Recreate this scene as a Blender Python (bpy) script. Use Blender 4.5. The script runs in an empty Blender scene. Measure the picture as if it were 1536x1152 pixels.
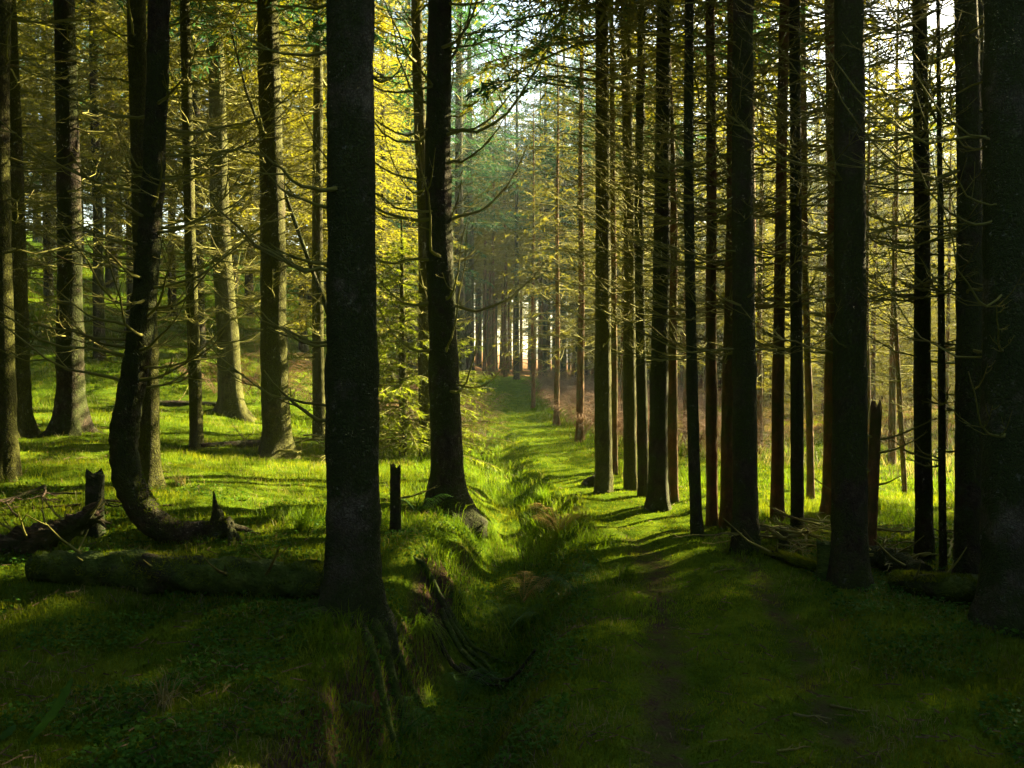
import bpy, math, random
import numpy as np
from mathutils import Vector
rnd = random.Random(7)
rng = np.random.default_rng(11)
S = bpy.context.scene
COL = S.collection

# ------------------------------------------------------------------ camera, sky, sun
F = 1300.0; PITCH = math.radians(2.03); CAMZ = 1.6
cam_d = bpy.data.cameras.new('camera'); cam = bpy.data.objects.new('camera', cam_d); COL.objects.link(cam)
cam.location = (0, 0, CAMZ); cam.rotation_euler = (math.pi/2 - PITCH, 0, 0)
cam_d.sensor_width = 36; cam_d.lens = 36*F/1536; cam_d.clip_start = .05; cam_d.clip_end = 2000
S.camera = cam
SUN_AZ = 52.0; SUN_EL = 26.0
W = bpy.data.worlds.new('World'); S.world = W; W.use_nodes = True
wn = W.node_tree.nodes; wl = W.node_tree.links
sky = wn.new('ShaderNodeTexSky'); sky.sky_type = 'NISHITA'; sky.sun_disc = False
sky.sun_elevation = math.radians(SUN_EL); sky.sun_rotation = math.radians(SUN_AZ)
sky.air_density = 1.4; sky.dust_density = 2.0
bg = wn['Background']; wl.new(sky.outputs[0], bg.inputs[0]); bg.inputs[1].default_value = .05
sd = bpy.data.lights.new('sun', 'SUN'); sun = bpy.data.objects.new('sun', sd); COL.objects.link(sun)
sd.energy = 5.0; sd.angle = math.radians(.5); sd.color = (1, .81, .44)
a, e = math.radians(SUN_AZ), math.radians(SUN_EL)
sv = Vector((math.sin(a)*math.cos(e), math.cos(a)*math.cos(e), math.sin(e)))
sun.rotation_euler = sv.to_track_quat('Z', 'Y').to_euler()
S.view_settings.view_transform = 'Standard'; S.view_settings.look = 'None'
S.view_settings.exposure = 3.3; S.view_settings.gamma = 1
S.cycles.max_bounces = 5; S.cycles.diffuse_bounces = 2; S.cycles.glossy_bounces = 1
S.cycles.transmission_bounces = 3; S.cycles.volume_bounces = 0; S.cycles.transparent_max_bounces = 4
S.cycles.use_denoising = True; S.cycles.caustics_reflective = False; S.cycles.caustics_refractive = False

# ------------------------------------------------------------------ noise and terrain
_tab = np.random.default_rng(3).random((256, 256))
def vnoise(x, y):
    x = np.asarray(x, float); y = np.asarray(y, float)
    xi = np.floor(x).astype(int); yi = np.floor(y).astype(int); fx = x-xi; fy = y-yi
    fx = fx*fx*(3-2*fx); fy = fy*fy*(3-2*fy)
    g = lambda i, j: _tab[i & 255, j & 255]
    return (g(xi, yi)*(1-fx)+g(xi+1, yi)*fx)*(1-fy)+(g(xi, yi+1)*(1-fx)+g(xi+1, yi+1)*fx)*fy
def fbm(x, y, o=4):
    s = 0; a_ = .5
    for k in range(o):
        s = s+a_*(vnoise(x*2**k+k*17.3, y*2**k+k*9.1)-.5); a_ *= .5
    return s
def sst(v, a_, b_):
    t = np.clip((v-a_)/(b_-a_), 0, 1); return t*t*(3-2*t)
def path_x(y): return np.interp(y, [-20, 0, 3.3, 4.95, 6.5, 9, 13, 23, 40, 300], [1.2, .9, .92, 1.2, 1.4, 1.26, .62, .21, -.25, -3])
def ditch_x(y): return np.interp(y, [-20, 0, 4, 7, 9, 13, 18, 25, 300], [-1.2, -.7, -.4, -.0, .1, -.25, -.45, -.6, -.6])
def height(x, y):
    x = np.asarray(x, float); y = np.asarray(y, float)
    dx = ditch_x(y); dep = np.interp(y, [-20, 0, 5.5, 7.5, 11, 16, 22], [.6, .6, .55, .38, .26, .12, 0])
    u = x-dx
    w = .31+.10*vnoise(y*1.3, 3.3*np.ones_like(y))+.16*(fbm(x*1.9, y*1.9, 3))
    prof = sst(u, -w-.17-.22*sst(y, 5.2, 6.2)*(1-sst(y, 6.8, 7.8)), -w+.14+.1*sst(y, 5.2, 6.2))*(1-sst(u, w*.25, w+.26))
    z = -dep*prof
    left = np.maximum(0, -x-.7)
    z = z+.10*sst(-u, .35, .8)*sst(16-y, 0, 6)
    z = z+.115*left*sst(y, 4, 9)*(1-.6*sst(y, 26, 50))
    z = z+np.clip(y-13, 0, 11)*.20*sst(-x, 1.5+0*y, 7)
    z = z+.35*sst(y, 18, 38)+np.clip(y-24, 0, 40)*.16*sst(-x, 3+.12*y, 9+.12*y)
    right = np.maximum(0, x-path_x(y)-.9)
    z = z-.07*np.minimum(right, 7)*sst(y, 6.5, 11)-.05*np.minimum(right, 5)*0
    z = z+np.clip(y-40+np.maximum(0, x)*.2, 0, 90)*.10*sst(x, 6, 25)
    z = z+np.clip(x-22, 0, 60)*.08
    onp = np.exp(-((x-path_x(y))/.75)**2)
    amp = 1-.72*onp
    z = z+amp*(fbm(x*.55+5, y*.55, 3)*.26+fbm(x*2.3, y*2.3+7, 4)*.13)*(1-.35*sst(y, 20, 60))
    z = z+fbm(x*9, y*9, 2)*.02+np.maximum(0, vnoise(x*4.3+8, y*4.3)-.5)*.22*np.exp(-((x-dx)/.75)**2)*sst(y, 5.2, 6.5)
    z = z+.20*np.exp(-((x+.55)/.40)**2)*sst(y, 5.5, 6.3)*(1-sst(y, 6.4, 7.2))
    z = z-.03*(np.exp(-((x-path_x(y)+.28)/.18)**2)+np.exp(-((x-path_x(y)-.38)/.16)**2))*(1-sst(y, 7, 12))
    return z
def H1(x, y): return float(height(np.array([x]), np.array([y]))[0])
def ray(px, py):
    u = (px-768)/F; v = (576-py)/F
    return np.array([u, math.cos(PITCH)+math.sin(PITCH)*v, -math.sin(PITCH)+math.cos(PITCH)*v])
def at(px, py, y):                      # pixel at forward distance y -> world point
    d = ray(px, py); k = y/d[1]; return np.array([d[0]*k, y, CAMZ+d[2]*k])
def ground(px, py, dmax=80):
    d = ray(px, py); t = np.linspace(2.2, dmax, 6000)
    z = CAMZ+d[2]*t; h = height(d[0]*t, d[1]*t); i = int(np.argmax(z <= h))
    if z[i] > h[i]: i = len(t)-1
    return np.array([d[0]*t[i], d[1]*t[i], h[i]])

# ------------------------------------------------------------------ materials
def mat(name, base, dark=None, light=None, scale=4, detail=6, rough=.9, bump=0, bscale=40, transl=0, tcol=None, plates=0,
        moss=None, moss_amt=.5, stretch=1, spec=.2, attr=None, acol=None, attr2=None, acol2=None, hi=None):
    m = bpy.data.materials.new(name); m.use_nodes = True; nt = m.node_tree; N = nt.nodes; Lk = nt.links
    p = N['Principled BSDF']; p.inputs['Roughness'].default_value = rough
    p.inputs['Specular IOR Level'].default_value = spec
    geo = N.new('ShaderNodeTexCoord'); mp = N.new('ShaderNodeMapping'); Lk.new(geo.outputs['Object'], mp.inputs[0])
    mp.inputs['Scale'].default_value = (1, 1, 1/stretch)
    nz = N.new('ShaderNodeTexNoise'); nz.inputs['Scale'].default_value = scale; nz.inputs['Detail'].default_value = detail
    nz.inputs['Roughness'].default_value = .65
    Lk.new(mp.outputs[0], nz.inputs[0])
    cr = N.new('ShaderNodeValToRGB'); E = cr.color_ramp.elements
    d_ = dark or tuple(c*.5 for c in base); l_ = light or tuple(min(1, c*1.6) for c in base)
    E[0].position = .3; E[0].color = (*d_, 1); E[1].position = .72; E[1].color = (*l_, 1)
    k = E.new(.5); k.color = (*base, 1)
    Lk.new(nz.outputs[0], cr.inputs[0]); col = cr.outputs[0]
    def mix(fac, c1, c2):
        mx = N.new('ShaderNodeMix'); mx.data_type = 'RGBA'; Lk.new(fac, mx.inputs[0]); Lk.new(c1, mx.inputs[6])
        if isinstance(c2, tuple): mx.inputs[7].default_value = (*c2, 1)
        else: Lk.new(c2, mx.inputs[7])
        return mx.outputs[2]
    def ramp(src, lo, hi_):
        r = N.new('ShaderNodeMapRange'); r.inputs[1].default_value = lo; r.inputs[2].default_value = hi_; Lk.new(src, r.inputs[0]); return r.outputs[0]
    if moss:
        n2 = N.new('ShaderNodeTexNoise'); n2.inputs['Scale'].default_value = 2.2; n2.inputs['Detail'].default_value = 8; n2.inputs['Roughness'].default_value = .7
        Lk.new(geo.outputs['Object'], n2.inputs[0]); col = mix(ramp(n2.outputs[0], .62-moss_amt*.3, .75-moss_amt*.3), col, moss)
    if hi:
        n3 = N.new('ShaderNodeTexNoise'); n3.inputs['Scale'].default_value = 17; n3.inputs['Detail'].default_value = 8; n3.inputs['Roughness'].default_value = .75
        Lk.new(geo.outputs['Object'], n3.inputs[0]); col = mix(ramp(n3.outputs[0], .60, .66), col, hi)
    for at_, ac in ((attr, acol), (attr2, acol2)):
        if at_:
            an = N.new('ShaderNodeAttribute'); an.attribute_name = at_
            n4 = N.new('ShaderNodeTexNoise'); n4.inputs['Scale'].default_value = 7; n4.inputs['Detail'].default_value = 7; n4.inputs['Roughness'].default_value = .7
            Lk.new(geo.outputs['Object'], n4.inputs[0])
            ad = N.new('ShaderNodeMath'); ad.operation = 'ADD'; Lk.new(an.outputs['Fac'], ad.inputs[0]); Lk.new(n4.outputs[0], ad.inputs[1])
            col = mix(ramp(ad.outputs[0], .85, 1.15), col, ac)
    Lk.new(col, p.inputs['Base Color'])
    if plates:
        vo = N.new('ShaderNodeTexVoronoi'); vo.feature = 'DISTANCE_TO_EDGE'; vo.inputs['Scale'].default_value = plates
        wp = N.new('ShaderNodeTexNoise'); wp.inputs['Scale'].default_value = 9; wp.inputs['Detail'].default_value = 4; Lk.new(geo.outputs['Object'], wp.inputs[0])
        wa = N.new('ShaderNodeMix'); wa.data_type = 'RGBA'; wa.blend_type = 'ADD'; wa.inputs[0].default_value = .12
        Lk.new(mp.outputs[0], wa.inputs[6]); Lk.new(wp.outputs[1], wa.inputs[7]); Lk.new(wa.outputs[2], vo.inputs[0])
        pl_ = ramp(vo.outputs[0], -.14, .2)
        dk = N.new('ShaderNodeMix'); dk.data_type = 'RGBA'; dk.inputs[6].default_value = (.028, .02, .014, 1); Lk.new(pl_, dk.inputs[0]); Lk.new(col, dk.inputs[7])
        col = dk.outputs[2]; Lk.new(col, p.inputs['Base Color'])
    if bump:
        nb = N.new('ShaderNodeTexNoise'); nb.inputs['Scale'].default_value = bscale; nb.inputs['Detail'].default_value = 6
        Lk.new(mp.outputs[0], nb.inputs[0]); b = N.new('ShaderNodeBump'); b.inputs['Strength'].default_value = bump; b.inputs['Distance'].default_value = .02
        
        if plates:
            ad2 = N.new('ShaderNodeMath'); ad2.operation = 'MULTIPLY_ADD'; Lk.new(pl_, ad2.inputs[0]); ad2.inputs[1].default_value = .5; Lk.new(nb.outputs[0], ad2.inputs[2]); Lk.new(ad2.outputs[0], b.inputs['Height'])
        else: Lk.new(nb.outputs[0], b.inputs['Height'])
        Lk.new(b.outputs[0], p.inputs['Normal'])
    if transl:
        t = N.new('ShaderNodeBsdfTranslucent'); mx = N.new('ShaderNodeMixShader'); mx.inputs[0].default_value = transl
        hs = N.new('ShaderNodeMix'); hs.data_type = 'RGBA'; hs.blend_type = 'MULTIPLY'; hs.inputs[0].default_value = 1
        Lk.new(col, hs.inputs[6]); hs.inputs[7].default_value = (*(tcol or (1.5, 1.3, .5)), 1)
        Lk.new(hs.outputs[2], t.inputs[0]); Lk.new(p.outputs[0], mx.inputs[1]); Lk.new(t.outputs[0], mx.inputs[2])
        Lk.new(mx.outputs[0], N['Material Output'].inputs[0])
    return m
M = {
 'ground': mat('ground_moss', (.07, .12, .008), (.03, .06, .004), (.13, .17, .014), spec=0, scale=3.5, bump=.8, bscale=55, attr='dirt', acol=(.06, .042, .028), attr2='litter', acol2=(.16, .085, .04)),
 'bark': mat('spruce_bark', (.06, .045, .03), (.025, .018, .013), (.13, .10, .07), scale=14, stretch=1.6, plates=55, bump=1, bscale=38, moss=(.05, .07, .012), moss_amt=.75, hi=(.10, .115, .085)),
 'bark_near': mat('lichened_bark', (.15, .135, .105), (.07, .06, .045), (.3, .28, .22), scale=3.5, detail=9, stretch=1.2, plates=58, bump=1, bscale=60, moss=(.05, .075, .018), moss_amt=.85, hi=(.2, .22, .17)),
 'bark_moss': mat('mossy_bark', (.09, .08, .03), (.035, .03, .014), (.18, .16, .055), scale=12, stretch=1.6, plates=55, bump=1, bscale=38, moss=(.10, .11, .016), moss_amt=.9, hi=(.10, .115, .075)),
 'bark_red': mat('reddish_bark', (.15, .075, .03), (.06, .03, .014), (.26, .15, .06), scale=14, stretch=2.2, bump=1, bscale=38, moss=(.08, .08, .015), moss_amt=.6),
 'twig': mat('dead_twig', (.13, .10, .04), (.06, .045, .02), (.24, .2, .08), scale=9, moss=(.2, .2, .045), moss_amt=.9),
 'wood': mat('broken_wood', (.07, .048, .033), (.02, .014, .01), (.2, .14, .1), scale=22, stretch=.25, bump=1, bscale=60, moss=(.04, .05, .012), moss_amt=.6),
 'log': mat('log_moss', (.05, .085, .01), (.025, .035, .008), (.10, .14, .02), scale=8, bump=1, bscale=45, moss=(.035, .028, .018), moss_amt=.35),
 'needle': mat('spruce_needle', (.12, .135, .014), (.05, .08, .01), (.2, .19, .025), scale=1.1, rough=.6, transl=.45, tcol=(1.9, 1.65, .5)),
 'needle_cool': mat('blue_green_needle', (.035, .095, .045), (.018, .05, .03), (.07, .14, .05), scale=1.1, rough=.6, transl=.4, tcol=(1.3, 1.5, .9)),
 'needle_brown': mat('tawny_needle', (.15, .15, .03), (.07, .09, .02), (.24, .22, .05), scale=1.3, rough=.6, transl=.45, tcol=(1.6, 1.55, .6)),
 'litter': mat('dead_leaf_litter', (.10, .07, .035), (.05, .03, .018), (.24, .18, .1), scale=30, detail=2),
 'needle_gold': mat('golden_needle', (.155, .16, .025), (.075, .09, .015), (.24, .23, .04), scale=.8, rough=.6, transl=.55, tcol=(1.7, 1.6, .5)),
 'needle_lime': mat('young_needle', (.15, .2, .025), (.08, .12, .015), (.2, .26, .035), scale=1.5, rough=.6, transl=.5, tcol=(1.6, 1.5, .5)),
 'grass': mat('grass_blade', (.11, .165, .010), (.045, .09, .005), (.2, .225, .025), spec=.03, scale=2.2, rough=.6, transl=.45, tcol=(1.7, 1.5, .4)),
 'grass_long': mat('long_grass', (.11, .2, .012), (.055, .12, .006), (.2, .27, .025), spec=.05, scale=3, rough=.55, transl=.45, tcol=(1.6, 1.5, .5)),
 'straw': mat('dry_grass', (.2, .19, .08), (.12, .12, .04), (.32, .3, .14), scale=5, rough=.6, transl=.4, tcol=(1.4, 1.3, .8)),
 'cover': mat('leaf_cover', (.045, .13, .012), (.02, .07, .008), (.08, .18, .02), spec=.05, scale=6, rough=.6, transl=.3),
 'fern': mat('fern_green', (.055, .15, .02), (.03, .09, .015), (.1, .2, .03), scale=6, rough=.6, transl=.45, tcol=(1.5, 1.5, .5)),
 'bracken': mat('bracken_brown', (.19, .125, .075), (.09, .065, .04), (.34, .25, .17), scale=1.4, rough=.8, transl=.35, tcol=(1.4, 1.1, .7)),
 'bracken_sunbeam_gold': mat('bracken_sunbeam_gold', (.3, .22, .05), (.16, .14, .03), (.45, .32, .09), scale=5, rough=.7, transl=.45, tcol=(1.5, 1.3, .6)),  # real golden bracken; also stands in for the sunbeam on the ditch fern
}

# ------------------------------------------------------------------ mesh building
class MB:
    def __init__(s): s.v = []; s.q = []; s.t = []; s.qm = []; s.tm = []; s.n = 0
    def add(s, v, q=None, t=None, m=0):
        v = np.asarray(v, float)
        s.v.append(v)
        if q is not None and len(q): q = np.asarray(q)+s.n; s.q.append(q); s.qm.append(np.full(len(q), m))
        if t is not None and len(t): t = np.asarray(t)+s.n; s.t.append(t); s.tm.append(np.full(len(t), m))
        s.n += len(v)
    def tube(s, P, R, sides=6, m=0, cap=False, start=0):
        P = np.asarray(P, float); n = len(P); R = np.asarray(R, float)
        if R.ndim == 1: R = R[:, None]*np.ones((1, sides))
        T = np.gradient(P, axis=0); T /= np.linalg.norm(T, axis=1, keepdims=True)+1e-9
        mt = np.abs(T).mean(0); ref = np.eye(3)[int(np.argmin(mt))]
        A = np.cross(T, ref); A /= np.linalg.norm(A, axis=1, keepdims=True)+1e-9; B = np.cross(T, A)
        th = np.arange(sides)/sides*2*np.pi
        V = P[:, None]+R[:, :, None]*(np.cos(th)[None, :, None]*A[:, None]+np.sin(th)[None, :, None]*B[:, None])
        V = V.reshape(-1, 3)
        i = np.arange(n-1)[:, None]*sides; j = np.arange(sides)[None]; k = (j+1) % sides
        q = np.stack([i+j, i+k, i+sides+k, i+sides+j], -1).reshape(-1, 4)
        tr = []
        if cap:
            V = np.vstack([V, P[:1], P[-1:]]); c0 = n*sides
            for jj in range(sides):
                kk = (jj+1) % sides; tr += [(c0, kk, jj), (c0+1, (n-1)*sides+jj, (n-1)*sides+kk)]
        s.add(V, q, tr, m); return V
    def build(s, name, mats, parent=None, smooth=True):
        me = bpy.data.meshes.new(name); V = np.vstack(s.v) if s.v else np.zeros((0, 3))
        q = np.vstack(s.q) if s.q else np.zeros((0, 4), int); t = np.vstack(s.t) if s.t else np.zeros((0, 3), int)
        me.vertices.add(len(V)); me.vertices.foreach_set('co', V.astype(np.float32).ravel())
        me.loops.add(q.size+t.size); me.loops.foreach_set('vertex_index', np.concatenate([q.ravel(), t.ravel()]).astype(np.int32))
        me.polygons.add(len(q)+len(t))
        ls = np.concatenate([np.arange(len(q))*4, q.size+np.arange(len(t))*3]).astype(np.int32)
        me.polygons.foreach_set('loop_start', ls)
        mi = np.concatenate([*(s.qm or [np.zeros(0)]), *(s.tm or [np.zeros(0)])]).astype(np.int32)
        if not isinstance(mats, (list, tuple)): mats = [mats]
        for m in mats: me.materials.append(m)
        me.polygons.foreach_set('material_index', mi)
        me.polygons.foreach_set('use_smooth', np.full(len(q)+len(t), smooth))
        me.update(calc_edges=True)
        o = bpy.data.objects.new(name, me); COL.objects.link(o)
        if parent: o.parent = parent
        return o
def tag(o, label=None, cat=None, group=None, kind=None):
    if label: o['label'] = label
    if cat: o['category'] = cat
    if group: o['group'] = group
    if kind: o['kind'] = kind
    return o
def thing(name, loc, label, cat, group=None, rz=0):
    o = bpy.data.objects.new(name, None); COL.objects.link(o); o.location = loc; o.rotation_euler[2] = rz
    o.empty_display_size = .3
    return tag(o, label, cat, group)
def copy_tree(root, kids, loc, rz, sc=1, label=None, group=None):
    r = root.copy(); COL.objects.link(r); r.location = loc; r.rotation_euler = (0, 0, rz); r.scale = (sc, sc, sc)
    if label: r['label'] = label
    if group: r['group'] = group
    for k in kids:
        c = k.copy(); COL.objects.link(c); c.parent = r
    return r

# ------------------------------------------------------------------ ground
def axis(a0, a1, n, c, k):
    lo = math.asinh((a0-c)/k); hi = math.asinh((a1-c)/k); return c+k*np.sinh(np.linspace(lo, hi, n))
gx = axis(-400, 400, 520, 0, 2.2); gy = axis(-120, 600, 620, 4, 3.0)
X, Y = np.meshgrid(gx, gy); Z = height(X, Y)
mb = MB(); n_x = len(gx)
ii = np.arange(len(gy)-1)[:, None]*n_x; jj = np.arange(n_x-1)[None]
mb.add(np.stack([X, Y, Z], -1).reshape(-1, 3), np.stack([ii+jj, ii+jj+1, ii+n_x+jj+1, ii+n_x+jj], -1).reshape(-1, 4))
gr = mb.build('ground', M['ground']); tag(gr, 'mossy forest floor with a ditch and a worn grassy track', None, None, 'structure')
xf, yf = X.ravel(), Y.ravel(); pc = path_x(yf)
dirt = np.maximum(np.exp(-((xf-pc+.32)/.22)**2), .9*np.exp(-((xf-pc-.42)/.17)**2))*(1-sst(yf, 6.5, 10))
dirt = np.maximum(dirt, .55*np.exp(-((xf-pc+.15)/.3)**2)*sst(5-yf, 0, 2))*.57
wv = ditch_x(yf); dirt = np.maximum(dirt, .75*np.exp(-((xf-wv+.42)/.16)**2)*(1-sst(yf, 6.5, 9)))
a_ = gr.data.attributes.new('dirt', 'FLOAT', 'POINT'); a_.data.foreach_set('value', dirt.astype(np.float32))
def litter_f(x, y):
    l = .62*sst(y, 15, 22)*sst(x-path_x(y), .8, 2.2)
    l = np.maximum(l, .62*sst(y, 15, 20)*sst(path_x(y)-x, .8, 2)*(1-sst(-x, 3, 6)))
    l = np.maximum(l, .72*sst(y, 44, 50)*sst(x, -8, -3))
    l = np.maximum(l, .35*sst(y, 14, 17)*sst(-x, 3.2, 4)*(1-sst(-x, 6.5, 8)))
    return l
a_ = gr.data.attributes.new('litter', 'FLOAT', 'POINT'); a_.data.foreach_set('value', litter_f(xf, yf).astype(np.float32))

# ------------------------------------------------------------------ trees
def trunk_mesh(name, m, r, hgt, parent, flare=1.0, lean=(0, 0), sides=20, seed=0, rings=70, wob=.03, rtop=None, broken=False, bend=0, baz=0):
    rg = np.random.default_rng(seed)
    z = np.concatenate([np.linspace(-.25, .8, 16), .8+(hgt-.8)*np.linspace(0, 1, rings)[1:]**1.15])
    wx = wob*(vnoise(z*.35+seed, 0*z+seed*1.7)-.5)*2*sst(z, 0, 3); wy = wob*(vnoise(z*.35+seed+50, 0*z+3)-.5)*2*sst(z, 0, 3)
    P = np.stack([lean[0]*z+wx+bend*math.cos(baz)*np.exp(-np.maximum(z, 0)/.9), lean[1]*z+wy+bend*math.sin(baz)*np.exp(-np.maximum(z, 0)/.9), z], -1)
    P[:, :2] -= np.array([bend*math.cos(baz), bend*math.sin(baz)])
    rt = rtop if rtop is not None else r*.22
    R = r*(1.06-.0*z)+0*z
    R = np.where(z < 1.5, R, r+(rt-r)*((z-1.5)/(hgt-1.5)).clip(0, 1)**1.1)
    th = np.arange(sides)/sides*2*np.pi
    ph = rg.random(3)*6.28; nl = rg.integers(4, 7)
    lob = .55+.45*np.cos(nl*th+ph[0])*.6+.3*np.cos(2*th+ph[1])
    fl = flare*(.75*np.exp(-np.maximum(z, -.1)/.16)+.18*np.exp(-np.maximum(z, -.1)/.6))
    RR = R[:, None]*(1+fl[:, None]*lob[None])
    nn = vnoise(th[None]*3+seed*3.1, z[:, None]*5+seed)-.5; n2 = vnoise(np.cos(th)[None]*5+np.sin(th)[None]*7+40, z[:, None]*16+seed*2)-.5
    RR *= 1+.10*nn+.07*n2
    kn = (np.sin(z*2*np.pi/.42+seed) > .93)*.05; RR *= 1+kn[:, None]
    mbx = MB()
    if broken:
        V0 = mbx.tube(P, RR, sides, 0, cap=True)
        top = (len(z)-1)*sides; V = mbx.v[0]; V[top:top+sides, 2] += rg.random(sides)*r*2.5-.6*r; V[-1, 2] -= r*.5
    else: mbx.tube(P, RR, sides, 0)
    return mbx.build(name, m, parent), (lambda zz: np.array([lean[0]*zz, lean[1]*zz, zz])), (lambda zz: r if zz < 1.5 else r+(rt-r)*min(1, (zz-1.5)/(hgt-1.5)))
def twig_tube(mbx, p0, az, L, rise, r, curl, rg, sides=4, seg=6, m=0, subs=4, droop=0, depth=0):
    t = np.linspace(0, 1, seg+1)
    a0 = az+(rg.random()-.5)*.2; wob = np.cumsum(rg.normal(0, .05, seg+1))*L*.35
    h = t*L; zz = L*(rise*t-droop*np.sin(np.pi*t)+curl*t**2.4)+np.cumsum(rg.normal(0, .02, seg+1))*L
    P = np.stack([p0[0]+h*math.cos(a0)-wob*math.sin(a0), p0[1]+h*math.sin(a0)+wob*math.cos(a0), p0[2]+zz], -1)
    mbx.tube(P, r*(1-.8*t)+.0015, sides, m)
    if depth < 2:
        for k in range(subs):
            f = .2+.75*rg.random(); i = int(f*seg); q = P[i]+(P[min(i+1, seg)]-P[i])*(f*seg-i)
            twig_tube(mbx, q, a0+rg.choice([-1, 1])*(.4+.5*rg.random()), L*(.2+.33*rg.random())*(1.1-f*.5), rise+.1*rg.normal()+.05, r*.45, curl*.7+.15*rg.normal(), rg, 3, 3, m, subs//2 if depth == 0 else 0, 0, depth+1)
    return P

# crown foliage: flat drooping sprays of narrow leaf-sized faces along real twigs
def spray(mbx, p0, az, L, rise, curl, rg, size=.075, fm=1, bm=0, dens=1.0, bare=.15):
    seg = 6; t = np.linspace(0, 1, seg+1)
    h = t*L; zz = L*(rise*t+curl*t**2)
    wob = np.cumsum(rg.normal(0, .03, seg+1))*L*.5
    P = np.stack([p0[0]+h*math.cos(az)-wob*math.sin(az), p0[1]+h*math.sin(az)+wob*math.cos(az), p0[2]+zz], -1)
    mbx.tube(P, .004+.012*L/1.5*(1-t), 3, bm)
    n = max(4, int(L/.075*dens)); f = bare+(1-bare)*(np.arange(n)+rg.random(n))/n
    f = f[f < 1]
    side = rg.choice([-1, 1], len(f))
    base = np.stack([np.interp(f, t, P[:, k]) for k in range(3)], -1)
    tl = L*(.34*(1-f)+.07)*(.6+.6*rg.random(len(f)))
    ang = az+side*(.75+.35*rg.random(len(f)))
    dr = -.25-.35*rg.random(len(f))
    nk = 7
    s = (np.arange(nk)+.3)/nk
    D = np.stack([np.cos(ang), np.sin(ang), dr], -1); D /= np.linalg.norm(D, axis=1, keepdims=True)
    C = base[:, None]+D[:, None]*(tl[:, None]*s[None])[:, :, None]           # points along twig
    C[:, :, 2] -= .12*(tl[:, None]*s[None])**1.2
    K = len(f)*nk; C = C.reshape(-1, 3); Dk = np.repeat(D, nk, 0)
    jit = rg.normal(0, .55, (K, 3)); jit[:, 2] *= .6
    ND = Dk+jit; ND /= np.linalg.norm(ND, axis=1, keepdims=True)
    sd_ = np.cross(ND, rg.normal(0, 1, (K, 3))+np.array([0, 0, 1.0])); sd_ /= np.linalg.norm(sd_, axis=1, keepdims=True)+1e-9
    ln = size*(.7+.8*rg.random(K)); wd = size*.13*(.7+.6*rg.random(K))
    V = np.stack([C-sd_*wd[:, None], C+sd_*wd[:, None], C+ND*ln[:, None]], 1).reshape(-1, 3)
    mbx.add(V, None, np.arange(3*K).reshape(-1, 3), fm)
def crown_mb(z0, z1, R0, seed, size=.075, dens=1.0, per=5, step=.36, sparse_below=0, m_dead=True, taper=.9):
    rg = np.random.default_rng(seed); mbx = MB(); z = z0
    while z < z1:
        f = (z-z0)/(z1-z0); R = R0*(1-f)**taper+.25
        if z < sparse_below: R *= .85
        k = per if z > sparse_below else max(2, per-2)
        for b in range(k):
            az = rg.random()*6.28; L = R*(.65+.5*rg.random()); rs = .12+.35*f-.1*rg.random()
            p = (0, 0, z+rg.normal(0, .08))
            if z < sparse_below and rg.random() < .45:
                twig_tube(mbx, p, az, L*.8, .05, .012, .3, rg, 3, 5, 0, 3)
            else:
                spray(mbx, p, az, L, rs, -.28+.12*rg.random(), rg, size, 1, 0, dens, bare=.15 if z > sparse_below else .4)
        z += step*(.7+.6*rg.random())
    return mbx

# shared crown meshes
def crown_obj(name, mbx, needle):
    o = mbx.build(name, [M['twig'], needle]); COL.objects.unlink(o); return o
CROWN_HIGH = [crown_obj('crown', crown_mb(5.4, 16, 2.7, 20+k, .11, .8, 7, .42, 6.5), [M['needle'], M['needle_cool'], M['needle']][k]) for k in range(3)]
def put_child(o, parent, loc=(0, 0, 0), rz=0, sc=1):
    c = o.copy(); COL.objects.link(c); c.parent = parent; c.location = loc; c.rotation_euler[2] = rz
    c.scale = (sc, sc, sc) if not isinstance(sc, tuple) else sc; return c

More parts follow.
